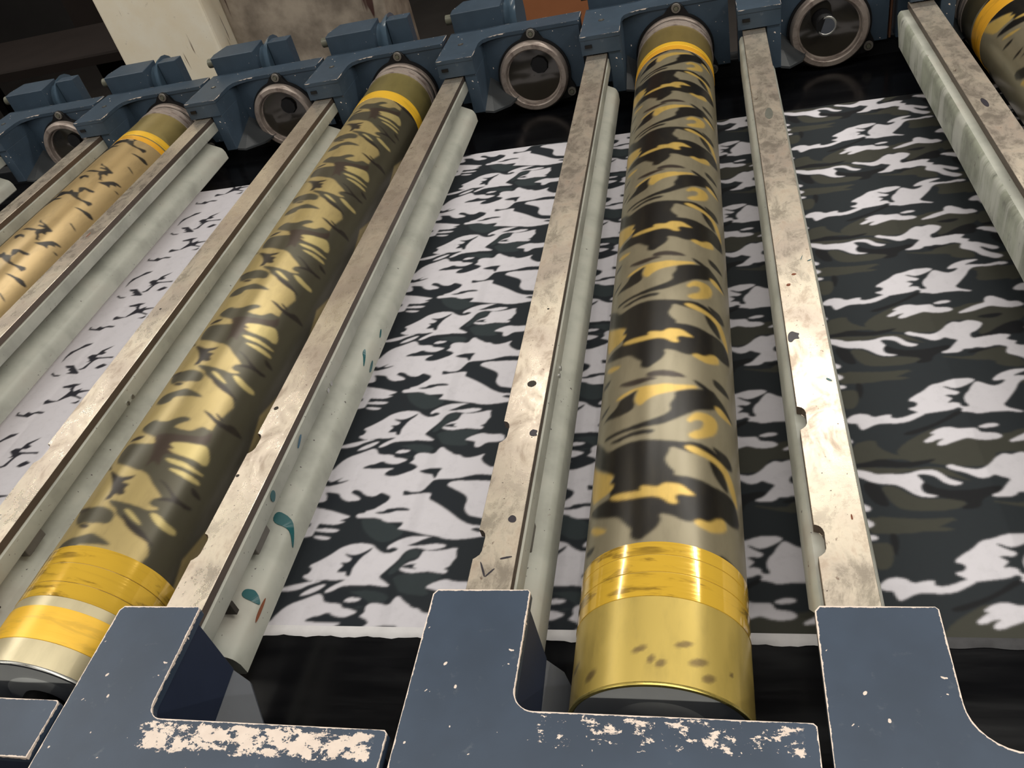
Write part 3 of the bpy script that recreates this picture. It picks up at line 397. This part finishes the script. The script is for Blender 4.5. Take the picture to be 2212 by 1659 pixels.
# ------------------------------------------------------------------ machine base, blanket, cloth
b = bmesh.new(); box(b, -3.3, 1.75, .341, 2.439, -.012, 0)
o = obj('printing_blanket', b, M_blank); tag(o, 'glossy black rubber printing blanket under the camouflage cloth', 'printing blanket')
M_frame = plain('dark_machine_frame', srgb(22, 24, 28), .6, .1, .3, .2)
t = empty('machine_frame', (-.8, 1.4, -.92), 'dark machine frame carrying the blanket and the blue castings', 'machine frame')
obj('bed', box(bmesh.new(), -3.3, 1.75, .34, 2.44, -.30, -.0130), M_frame, t, org=t.location)
obj('near_side_beam', box(bmesh.new(), -3.3, 1.75, .30, .34, -.34, .05, .004), M_frame, t, org=t.location)
obj('far_side_beam', box(bmesh.new(), -3.3, 1.75, 2.44, 2.50, -.34, .05, .004), M_frame, t, org=t.location)
for x in (-3.1, -1.4, .2, 1.6):
    obj('leg', box(bmesh.new(), x, x + .12, .6, .72, -.92, -.30), M_frame, t, org=t.location)
    obj('leg', box(bmesh.new(), x, x + .12, 2.1, 2.22, -.92, -.30), M_frame, t, org=t.location)

YN, YF = .6145, 2.1575
st = .0026
nx = int((1.05 + 2.75) / st) + 1; ny = int((YF - YN) / st) + 1
X, Y = np.meshgrid(np.linspace(-2.75, 1.05, nx), np.linspace(YN, YF, ny))
edge = np.minimum(Y - YN, YF - Y)
Z = .0022 + .0006 * np.sin(X * 9 + Y * 3)
mm = 1000.
TYM = TY / 1000.
cF = sample(T_F, (X - .348) * mm, (Y - 1.3570) * mm)
cG = sample(T_G, (X + .5937) * mm, (Y - 1.3400) * mm)
aS = TILES['aS']
cS = sample(T_S, (X - aS[0]) * mm, (Y - aS[1]) * mm)
xa, xb, xc = XC - 3 * P, XC - P, XC + P
col = np.where((X > xc)[..., None], cF, np.where((X > xb)[..., None], cG, np.where((X > xa)[..., None], cS, np.array(WHITE[:3]))))
cloth = empty('printed_cloth', (-.8, 1.39, .002), 'white cotton cloth being printed with dark grey and olive camouflage', 'cloth')
V = np.stack([X + .8, Y - 1.39, Z - .002], -1)
grid_mesh('printed_face', V, nx, ny, col, M_fab, parent=cloth)
b = bmesh.new(); n = 300
rows = []
for i in range(n + 1):
    x = -2.75 + 2.95 * i / n; w = .0012 * math.sin(i * .9) + .0008 * math.sin(i * 2.3)
    rows.append([b.verts.new((x, YN + .002, .0028)), b.verts.new((x, YN - .004, .0036)), b.verts.new((x, YN - .010, .0035)), b.verts.new((x, YN - .0145 + w, .0008))])
for r0, r1 in zip(rows, rows[1:]):
    for j in range(3): b.faces.new((r0[j], r1[j], r1[j + 1], r0[j + 1]))
o = obj('selvedge', b, M_selv, cloth, 60, org=cloth.location); o['label'] = 'unprinted white selvedge'
b = bmesh.new(); rows = []
for i in range(121):
    x = .2 + .85 * i / 120; w = .0012 * math.sin(i * .7)
    rows.append([b.verts.new((x, YN + .001, .0028)), b.verts.new((x, YN - .006, .0035)), b.verts.new((x, YN - .0125 + w, .0008))])
for r0, r1 in zip(rows, rows[1:]):
    for j in range(2): b.faces.new((r0[j], r1[j], r1[j + 1], r0[j + 1]))
obj('printed_hem', b, plain('dark_printed_hem', srgb(70, 70, 72), .8, 0, .2, .6, 40), cloth, 60, org=cloth.location)

# ------------------------------------------------------------------ rotary screens
def screen(k, label, tilekey, phase, base, zones, tape=None, bands=(), near=.428, far=2.335, cap=None):
    cx = XC + k * P
    t = empty('rotary_screen', (cx, near, .004 + 0), label, 'printing screen', 'rotary screens on the printing machine')
    org = t.location
    na, nl = 214, int((far - near) / .0028)
    th, yy = np.meshgrid(np.linspace(0, 2 * math.pi, na, endpoint=False), np.linspace(near, far, nl))
    V = np.stack([cx + R * np.sin(th) - org[0], yy - org[1], R + .004 + R * np.cos(th) - org[2]], -1)
    s = ((th + math.pi) % (2 * math.pi) - math.pi) * R * 1000
    c = sample(tilekey, s, (yy - phase) * 1000.)
    rng = np.random.RandomState(k + 9)
    for y0, y1, colr in zones:
        m = (yy >= y0) & (yy <= y1); c[m] = np.array(colr[:3])
    # smudges on the clear end
    for _ in range(9 if k > 0 else 0):
        a = rng.uniform(-1.1, 1.1); y = rng.uniform(.445, .50); rx, ry = rng.uniform(.02, .12), rng.uniform(.002, .006)
        ta = (th + math.pi) % (2 * math.pi) - math.pi
        d = ((ta - a) / rx) ** 2 + ((yy - y - (ta - a) * .03) / ry) ** 2
        w = np.clip(1.4 - d, 0, 1)[..., None] * .7
        c = c * (1 - w) + np.array(srgb(92, 72, 58)[:3]) * w
    tube = grid_mesh('screen_tube', V, na, nl, c, M_scr, closed=True, parent=t)
    zc = R + .004
    for y0, y1, m in bands:
        b = bmesh.new(); lathe(b, [(y0, R + .0001), (y0 + .0005, R + .0007), (y1 - .0005, R + .0007), (y1, R + .0001)], cx, zc)
        obj('tape_band', b, m, t, 50, org)
    b = bmesh.new(); lathe(b, [(near + .004, R + .0001), (near + .002, R + .0012), (near - .0005, R + .0014), (near - .0015, R - .001), (near + .0005, R - .004)], cx, zc)
    obj('end_rim', b, M_rim if k > 0 else M_steel, t, 60, org)
    b = bmesh.new(); r = lathe(b, [(near + .0006, R - .004), (near + .004, R - .007), (near + .006, .055), (near + .002, .05), (near + .002, .001)], cx, zc)
    obj('end_cap', b, M_endcap, t, 40, org)
    b = bmesh.new(); cyl(b, (cx, near + .004, zc), (cx, .372, zc), .030, 24)
    obj('squeegee_pipe', b, M_black, t, 40, org)
    # far end ring clamped to the tube
    b = bmesh.new(); lathe(b, [(far - .004, R + .0002), (far - .003, R + .0022), (far + .003, R + .0022), (far + .005, R - .002), (far + .020, R - .003), (far + .022, R + .001), (far + .034, R + .001), (far + .036, R - .003), (far + .048, R - .003)], cx, zc)
    o = obj('end_ring', b, M_ring, t, 40, org)
    return t
KH = srgb(160, 142, 96)
screen(-3, 'khaki printing screen with sparse black strokes, furthest left of the patterned rollers', T_R1, 1.7, None,
       [(.4, .62, srgb(190, 170, 110)), (2.17, 2.4, srgb(152, 136, 86))], bands=[(2.150, 2.172, M_band2), (2.178, 2.206, M_band)])
screen(-1, 'khaki and olive camouflage printing screen with yellow taped near end at lower left', T_R2, 1.0, None,
       [(.4, .530, srgb(196, 184, 150)), (2.16, 2.4, srgb(140, 128, 78))],
       bands=[(.529, .552, M_tape), (.5525, .583, M_tape), (.5835, .613, M_tape), (.465, .514, M_band), (2.158, 2.205, M_band)])
screen(1, 'black, grey and yellow camouflage printing screen with gold near end', T_R3, 1.0, None,
       [(.4, .606, srgb(206, 180, 96)), (2.16, 2.4, srgb(140, 122, 72))],
       bands=[(.534, .566, M_tape), (.5665, .590, M_tape), (.5905, .609, M_tape), (2.160, 2.187, M_band2), (2.188, 2.212, M_band)])
screen(3, 'black and olive camouflage printing screen with wide yellow band in the upper right corner', T_R3, 1.12, None,
       [(.4, .60, srgb(206, 180, 96)), (2.235, 2.4, srgb(80, 72, 50))], bands=[(2.150, 2.225, M_band2)])

# ------------------------------------------------------------------ squeegee beams
YB0, YB1 = .455, 2.283
def bar_outline(x):
    pts = [(x, YB1), (x + .0563, YB1), (x + .0563, YB0), (x, YB0)]
    for y1, y0 in ((.648, .602), (.849, .805)):
        n = [(x, y0), (x + .004, y0 + .0015), (x + .0085, y0 + .006), (x + .0105, y0 + .012), (x + .0105, y1 - .012), (x + .0095, y1 - .006), (x + .006, y1 - .0015), (x, y1)]
        pts += n
    return pts
def beam(k, label, flange=0.0, tilt=0.0, stains=(), holes=((.010, .907, .0032),), dirty=False):
    x = XR + k * P
    t = empty('squeegee_beam', (x, YB0, .066), label, 'squeegee beam', 'squeegee beams across the cloth')
    org = t.location
    b = bmesh.new(); prism(b, bar_outline(x), .172, .186, bev=.0005, seg=1)
    for f in b.faces:
        pass
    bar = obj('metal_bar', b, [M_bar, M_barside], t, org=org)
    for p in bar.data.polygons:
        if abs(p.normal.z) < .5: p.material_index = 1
    if flange:
        prof = [(-.004 - flange, .098), (-.004 - flange, .160), (-.001 - flange, .168), (.003 - flange, .1715), (.055, .1715)]
    else:
        prof = [(.008, .098), (.006, .150), (.008, .168), (.011, .1715), (.055, .1715)]
    prof += [(.0585, .169), (.0605, .146), (.0595, .143), (.056, .141), (.030, .139), (.026, .132), (.030, .124), (.034, .121), (.066, .1045), (.0700, .1015), (.0730, .097), (.0765, .088), (.0775, .068), (.073, .064), (.030, .064), (.020, .075)]
    b = bmesh.new(); prism(b, [(x + a, z) for a, z in prof], (YB0 if k < 2 else .545) + .001, YB1 - .012, 'y')
    # lower channel stops a little short of the lip at the far end: taper the end cap
    for v in b.verts:
        if v.co.y > YB1 - .02 and v.co.z < .14: v.co.y -= .042
        if k >= 2 and v.co.y < .55 and v.co.z < .14: v.co.y += .045
        if k < 2 and v.co.y < YB0 + .01 and v.co.z < .14: v.co.y += .046
    beamo = obj('beam_channel', b, [M_mint, M_mintd], t, 35, org)
    if dirty:
        for p in beamo.data.polygons:
            if p.normal.x < -.6: p.material_index = 1
    for y, z in ((1.0055, .1485), (.9880, .1478)):
        b = bmesh.new(); cyl(b, (x + .0585, y, z), (x + .0625, y, z), .0042, 16); o = obj('screw', b, M_steel, t, 40, org)
    for hx, hy, hr in holes:
        b = bmesh.new(); cyl(b, (x + hx, hy, .1858), (x + hx, hy, .1863), hr, 20); obj('bolt_hole', b, M_hole, t, org=org)
    # dried ink splashes: thin closed blobs lying on the paint
    for kind, pts, m in stains:
        pts = [tuple(p) for p in chaikin(chaikin(pts))]
        b = bmesh.new()
        if kind == 'top': prism(b, [(x + a, y) for a, y in pts], .1861, .1864)
        elif kind == 'lip':
            prism(b, [(y, z) for y, z in pts], x + .0608, x + .0613, 'x')
        else:
            lo = []; hi = []
            for y, s in pts:      # s: 0 at the throat of the channel, 1 at its outer lip
                w = s * (len(CH) - 1); i = min(int(w), len(CH) - 2); fr = w - i
                a = CH[i][0] * (1 - fr) + CH[i + 1][0] * fr; z = CH[i][1] * (1 - fr) + CH[i + 1][1] * fr
                lo.append(b.verts.new((x + a + .0001, y, z + .0001))); hi.append(b.verts.new((x + a + .0008, y, z + .0008)))
            n = len(pts); b.faces.new(lo); b.faces.new(hi)
            for i in range(n): b.faces.new((lo[i], lo[(i + 1) % n], hi[(i + 1) % n], hi[i]))
            bmesh.ops.triangulate(b, faces=b.faces)
        obj('ink_stain', b, m, t, org=org)
    # dark block added for the dark notch under the lip; then a clamp
    b = bmesh.new(); box(b, x + .034, x + .0595, .560, .568, .118, .141, .0008); obj('clip', b, M_hole, t, org=org)
    b = bmesh.new(); box(b, x + .040, x + .0575, .655, .700, .126, .1415, .0015); obj('clamp', b, M_grey, t, org=org)
    t.rotation_euler[2] = tilt
    return t
CH = [(.044, .1160), (.060, .1077), (.068, .1035), (.0732, .0976), (.0768, .0882), (.0776, .072)]
beam(-4, 'mint squeegee beam at the extreme left edge, only its far end showing')
beam(-3, 'mint squeegee beam with dull metal bar just left of the khaki screen with sparse strokes')
beam(-2, 'mint squeegee beam with brownish metal bar between khaki screen and the white cloth strip', stains=[('top', [(.02, 1.62), (.024, 1.60), (.019, 1.585)], M_ink_brown)])
beam(-1, 'mint squeegee beam with notched metal bar immediately left of the olive camouflage screen', holes=((.012, .67, .003), (.02, 1.235, .0025)))
beam(0, 'mint squeegee beam with brightly glaring metal bar and teal ink splashes', holes=((.010, .907, .0042), (.004, .7585, .0028)),
     stains=[('ch', [(.748, .0), (.742, .25), (.735, .5), (.727, .62), (.716, .74), (.704, .84), (.698, .86), (.702, .78), (.712, .64), (.718, .5), (.722, .3), (.724, .0)], M_ink_teal),
             ('ch', [(.605, .05), (.608, .2), (.603, .36), (.596, .52), (.590, .6), (.588, .5), (.589, .3), (.592, .05)], M_ink_teal),
             ('ch', [(1.150, .30), (1.152, .36), (1.135, .50), (1.112, .62), (1.108, .60), (1.128, .42), (1.140, .30)], M_ink_teal),
             ('ch', [(1.140, .82), (1.142, .90), (1.118, .98), (1.112, .9)], M_ink_teal), ('ch', [(1.225, .62), (1.224, .7), (1.205, .8), (1.203, .74)], M_ink_teal),
             ('ch', [(.60, .64), (.605, .70), (.575, .74), (.560, .70), (.575, .62)], M_ink_brown),
             ('lip', [(.865, .165), (.868, .160), (.845, .152), (.842, .156)], M_ink_blue),
             ('lip', [(.745, .168), (.748, .158), (.736, .150), (.730, .156), (.734, .166)], M_ink_teal)])
beam(1, 'mint squeegee beam with speckled notched metal bar left of the black and yellow screen', holes=((.0316, .9291, .0072), (.034, 1.12, .002)),
     stains=[('top', [(.042, .822), (.046, .829), (.050, .828), (.055, .826), (.053, .820), (.056, .816), (.050, .815), (.045, .816)], M_ink_dark),
             ('top', [(.010, .598), (.013, .596), (.0215, .577), (.020, .573)], M_ink_dark), ('top', [(.0215, .577), (.031, .588), (.032, .586), (.021, .573)], M_ink_dark),
             ('top', [(.036, .603), (.05, .606), (.052, .604), (.036, .600)], M_ink_dark), ('top', [(.035, .664), (.040, .672), (.047, .668), (.048, .660), (.041, .658)], M_ink_dark)])
beam(2, 'squeegee beam with pale scratched metal bar and round ink blot right of the black and yellow screen', flange=.006,
     holes=(), stains=[('top', [(.002, 1.005), (.008, 1.012), (.013, 1.008), (.019, 1.005), (.016, 1.000), (.018, .992), (.011, .994), (.006, .985), (.001, .988)], M_ink_dark),
     ('top', [(.020, 1.76), (.027, 1.79), (.036, 1.785), (.038, 1.75), (.030, 1.73), (.022, 1.74)], plain('green_grey_smudge', srgb(92, 92, 84), .5, 0, .3, .3, 80)),
     ('top', [(.038, 1.195), (.041, 1.205), (.044, 1.213), (.0405, 1.199)], M_ink_teal), ('top', [(.048, 1.192), (.053, 1.195), (.056, 1.1955), (.052, 1.191)], M_ink_teal),
     ('top', [(.043, .901), (.045, .904), (.052, .897), (.048, .896)], M_ink_teal), ('top', [(.020, 1.157), (.024, 1.161), (.030, 1.158), (.024, 1.154)], M_ink_brown),
     ('top', [(.010, 1.127), (.012, 1.133), (.018, 1.133), (.016, 1.126)], M_ink_brown), ('top', [(.042, .655), (.0445, .654), (.044, .662), (.0425, .663)], M_ink_brown)])
beam(3, 'heavily stained mint squeegee beam at the upper right corner', flange=.020, tilt=.0072, dirty=True, holes=(),
     stains=[('top', [(.018, 1.69), (.024, 1.70), (.030, 1.68), (.027, 1.655), (.020, 1.66)], M_ink_dark)])

# ------------------------------------------------------------------ castings
def arc(cx, cy, r, a0, a1, n=8):
    return [(cx + r * math.cos(math.radians(a0 + (a1 - a0) * i / n)), cy + r * math.sin(math.radians(a0 + (a1 - a0) * i / n))) for i in range(n + 1)]
def plate(name, pts, z0, z1, mat, parent, org, inset=.0048, bev=.0012):
    """plate whose rim carries the attribute 'edge' = 1 fading to 0 over the inset (paint wear)"""
    b = bmesh.new(); lay = b.verts.layers.float.new('edge')
    hi = [b.verts.new((x, y, z1)) for x, y in pts]; lo = [b.verts.new((x, y, z0)) for x, y in pts]
    n = len(pts); b.faces.new(lo)
    for i in range(n): b.faces.new((lo[i], lo[(i + 1) % n], hi[(i + 1) % n], hi[i]))
    top = b.faces.new(hi); b.normal_update()
    for v in hi: v[lay] = 1.0
    for v in lo: v[lay] = .6
    old = set(b.verts)
    bmesh.ops.inset_region(b, faces=[top], thickness=inset, use_even_offset=True)
    for v in b.verts: v[lay] = 1.0 if abs(v.co.z - z1) < 1e-6 else .0
    for v in top.verts: v[lay] = 0.0
    return obj(name, b, mat, parent, org=org)
def near_bracket(k, label, dy, fil, mat, depth=.09):
    x = XR + k * P; L, A, Bx = x - .0172, x + .098, x + .384
    tip, cut = .4930 + dy, .3525 + dy; fr = cut - depth
    t = empty('bearing_bracket', (x + .04, cut, .05), label, 'casting', 'near row of blue castings')
    org = t.location
    pts = [(L, fr), (Bx, fr), (Bx, cut - .003), (Bx - .003, cut)] + [(A + fil, cut)] + list(reversed(arc(A + fil, cut + fil, fil, 180, 270)))[1:] + \
          [(A, tip - .003), (A - .003, tip), (L + .006, tip), (L + .001, tip - .006)]
    plate('top_plate', pts, ZT - .012, ZT, mat, t, org)
    b = bmesh.new()
    prism(b, [(tip - .016, ZT - .012), (tip - .018, .126), (tip - .085, .119), (cut - .02, .119), (cut - .02, ZT - .012)], A - .007, A - .001, 'x', bev=.0008, seg=1)
    obj('side_web', b, M_blue_in, t, org=org)
    b = bmesh.new()
    q = [(A - .004, tip - .018, .126), (A + .018, tip - .026, .110), (A + .046, tip - .070, .088), (A + .056, cut - .02, .080), (A - .004, cut - .02, .115)]
    vs = [b.verts.new(p) for p in q]; ws = [b.verts.new((p[0], p[1], p[2] - .006)) for p in q]
    b.faces.new(vs); b.faces.new(ws)
    for i in range(5): b.faces.new((vs[i], vs[(i + 1) % 5], ws[(i + 1) % 5], ws[i]))
    obj('lower_flange', b, M_web, t, org=org)
    b = bmesh.new(); box(b, L + .01, Bx - .004, cut - .055, cut - .018, .05, ZT - .012, .002)
    obj('body', b, M_blue_in, t, org=org)
    b = bmesh.new(); box(b, L + .006, A - .008, cut - .02, tip - .05, .190, ZT - .012, .002)
    obj('arm_block', b, M_blue_in, t, org=org)
    return t
x = XR
near_bracket(-1, 'blue casting with chipped paint at the bottom left corner', .0150, .018, M_blue, .066)
near_bracket(0, 'blue bearing casting with a large rubbed cream patch below its empty opening', 0, .018,
             mat_paint('blue_enamel_worn', BLUE, .030, (.055, .335, -.036, -.001, .285)))
near_bracket(1, 'blue bearing casting under the gold end of the black and yellow screen', .0265, .022,
             mat_paint('blue_enamel_flaked', BLUE, .030, (.075, .345, -.036, .004, .18)))
near_bracket(2, 'blue bearing casting with wide curved inner corner at the bottom right', .0090, .042, M_blue)

def far_bracket(k, label, ring=True, knob=None):
    x = XR + k * P; L, A, Bx = x - .012, x + .096, x + .3835; cx = XC + k * P
    t = empty('bearing_bracket', (x + .04, 2.40, .05), label, 'casting', 'far row of blue castings')
    org = t.location
    pts = [(L, 2.264), (L, 2.486), (Bx, 2.486), (Bx, 2.413), (A + .075, 2.412), (A + .045, 2.408), (A + .022, 2.399), (A + .006, 2.385), (A, 2.365), (A, 2.264)]
    plate('top_plate', pts[::-1], ZT - .010, ZT, M_blue_far, t, org, .003)
    b = bmesh.new(); box(b, L + .001, A - .001, 2.265, 2.43, .190, ZT - .010)
    obj('arm_block', b, M_blue_far, t, org=org)
    b = bmesh.new(); box(b, x + .060, A - .001, 2.268, 2.43, .075, .190, .002)
    obj('arm_web', b, M_blue_far, t, org=org)
    b = bmesh.new(); box(b, L + .004, Bx - .003, 2.4145, 2.484, .0505, ZT - .010)
    obj('inner_wall', b, M_blue_far, t, org=org)
    b = bmesh.new()
    q = [(A - .002, 2.272, .078), (A + .022, 2.278, .070), (A + .060, 2.340, .058), (A + .080, 2.414, .054), (A - .002, 2.414, .120)]
    vs = [b.verts.new(p) for p in q]; ws = [b.verts.new((p[0], p[1], p[2] - .006)) for p in q]
    b.faces.new(vs); b.faces.new(ws)
    for i in range(5): b.faces.new((vs[i], vs[(i + 1) % 5], ws[(i + 1) % 5], ws[i]))
    obj('lower_flange', b, M_webf, t, org=org)
    b = bmesh.new(); cyl(b, (x + .040, 2.377, ZT - .004), (x + .040, 2.377, ZT + .0006), .0085, 20); s = obj('countersink', b, M_hole, t, org=org)
    b = bmesh.new(); cyl(b, (x + .040, 2.377, ZT + .0006), (x + .040, 2.377, ZT + .0018), .0052, 6); s = obj('socket_screw', b, M_steel, t, org=org)
    b = bmesh.new(); box(b, x + .000, x + .019, 2.2620, 2.2650, .2085, .2170); obj('slot', b, M_black, t, org=org)
    zc = .108
    # black gasket plate with three ears
    def ear(a, r=.013, d=.121):
        return (cx + d * math.sin(math.radians(a)), zc + d * math.cos(math.radians(a)), r)
    ears = [ear(6), ear(122), ear(236)]
    pts = []
    for i in range(120):
        a = math.radians(i * 3); rr = .1085
        for ex, ez, er in ears:
            ea = math.atan2(ex - cx, ez - zc); d = (a - ea + math.pi) % (2 * math.pi) - math.pi
            if abs(d) < .30: rr = max(rr, .1085 + (.026 * (0.5 + .5 * math.cos(d / .30 * math.pi)) ** .6))
        pts.append((cx + rr * math.sin(a), zc + rr * math.cos(a)))
    b = bmesh.new(); prism(b, pts, 2.404, 2.4144, 'y', bev=.001, seg=1)
    g = obj('gasket_plate', b, M_black, t, org=org)
    for ex, ez, er in ears:
        b = bmesh.new(); lathe(b, [(2.404, er), (2.400, er - .001), (2.400, .007), (2.404, .0065)], ex, ez, 24); bo = obj('bolt', b, M_grey, g, 40, org)
        cyl(bb := bmesh.new(), (ex, 2.402, ez), (ex, 2.398, ez), .0062, 6); obj('bolt_head', bb, M_olive, g, org=org)
    if ring:
        b = bmesh.new()
        lathe(b, [(2.404, .1025), (2.394, .1025), (2.386, .0995), (2.383, .0960), (2.383, .0845), (2.3855, .0815), (2.398, .0795), (2.399, .0765), (2.4035, .0760)], cx, zc)
        obj('bearing_ring', b, M_ring, t, 35, org)
        b = bmesh.new(); lathe(b, [(2.402, .078), (2.4030, .055), (2.4034, .001)], cx, zc)
        obj('inner_disc', b, M_glass, t, 50, org)
        b = bmesh.new()
        if knob == 'pipe':
            cyl(b, (cx - .020, 2.404, zc + .030), (cx - .014, 2.345, zc + .028), .026, 28); o = obj('pipe_stub', b, M_black, t, 40, org)
            b = bmesh.new(); lathe(b, [(2.3445, .026), (2.3435, .0245), (2.3435, .021), (2.3445, .020)], cx - .014, zc + .028, 28); obj('pipe_rim', b, M_steel, t, 40, org)
            b = bmesh.new(); cyl(b, (cx - .014, 2.3446, zc + .028), (cx - .014, 2.344, zc + .028), .0205, 28); obj('pipe_mouth', b, M_web, t, org=org)
        else:
            cyl(b, (cx + .022, 2.402, zc + .030), (cx + .022, 2.394, zc + .030), .027, 9, .024); o = obj('star_knob', b, M_black, t, 40, org)
    else:
        b = bmesh.new()
        lathe(b, [(2.404, .1035), (2.392, .1035), (2.390, .100), (2.384, .100)], cx, R + .004)
        obj('bearing_ring', b, M_ring, t, 35, org)
    return t
far_bracket(-4, 'far casting with open ring, leftmost in the far row')
far_bracket(-3, 'far casting holding the khaki screen with sparse black strokes', False)
far_bracket(-2, 'far casting with open dark ring between khaki and olive screens')
far_bracket(-1, 'far casting holding the olive camouflage screen', False)
far_bracket(0, 'far casting with open ring reflecting lamp dashes, left of black and yellow screen')
far_bracket(1, 'far casting holding the black and yellow camouflage screen', False)
far_bracket(2, 'far casting with large open ring and pipe stub inside, top right', knob='pipe')
far_bracket(3, 'far casting behind the screen in the upper right corner', False)

# ------------------------------------------------------------------ drive housings on the far side
def housing(k, label, rear=True):
    x = XR + k * P
    t = empty('drive_housing', (x + .07, 2.55, ZT), label, 'drive housing', 'drive housings behind the far castings')
    org = t.location; y0 = 2.500; zt = .291
    # main box: chamfered at the left rear, top slightly raked
    b = bmesh.new()
    outl = [(x - .006, y0), (x + .148, y0), (x + .150, y0 + .085), (x + .020, y0 + .085), (x - .006, y0 + .030)]
    lo = [b.verts.new((px, py, .10)) for px, py in outl]; hi = [b.verts.new((px, py, zt + (py - y0) * .08)) for px, py in outl]
    b.faces.new(lo); b.faces.new(hi)
    for i in range(5): b.faces.new((lo[i], lo[(i + 1) % 5], hi[(i + 1) % 5], hi[i]))
    bmesh.ops.bevel(b, geom=list(b.edges), offset=.0015, segments=1, affect='EDGES')
    obj('box', b, M_blue_far, t, org=org)
    # flared round cowl on its right side
    b = bmesh.new(); n = 20; rings = []
    for px, r in ((x + .148, .058), (x + .158, .058), (x + .166, .066), (x + .180, .078), (x + .190, .082)):
        rings.append([b.verts.new((px, y0 + .072 - r * math.sin(math.pi * 2 * i / n) * .9, .226 + r * math.cos(math.pi * 2 * i / n))) for i in range(n)])
    for a, c in zip(rings, rings[1:]):
        for i in range(n): b.faces.new((a[i], a[(i + 1) % n], c[(i + 1) % n], c[i]))
    b.faces.new(rings[0]); b.faces.new(rings[-1])
    obj('cowl', b, plain('glossy_blue_enamel', srgb(72, 90, 106), .18, 0, .6), t, 50, org)
    if rear:
        b = bmesh.new(); box(b, x + .192, x + .262, y0 + .03, y0 + .072, .10, .299, .002); obj('motor_box', b, M_blue_far, t, org=org)
    b = bmesh.new(); cyl(b, (x - .026, y0 + .018, .272), (x - .006, y0 + .018, .272), .0145, 14); o = obj('knob', b, M_olive, t, 40, org)
    return t
housing(-4, 'blue box-shaped drive housing furthest left, against the dark background')
housing(-3, 'blue drive housing in front of the lower left edge of the cream pillar')
housing(-2, 'blue drive housing with round knob where pillar face meets grimy casing')
housing(-1, 'blue drive housing in front of the right end of the grimy grey casing')
housing(0, 'blue drive housing in the dark gap just left of the orange-brown cabinet', False)
housing(1, 'blue drive housing behind the black and yellow screen with orange cabinet beside it', False)
# rusty pipes between castings at the right
t = empty('pipe_pair', (XR + 2 * P + .392, 2.44, .05), 'two thin rusty vertical pipes between the far castings at top right', 'pipes')
for i in (0, 1):
    b = bmesh.new(); cyl(b, (XR + 2 * P + .3885 + .0, 2.425 + i * .02, .05), (XR + 2 * P + .3885, 2.425 + i * .02, .30), .0036, 10)
    obj('pipe', b, M_pipe, t, 40, t.location)
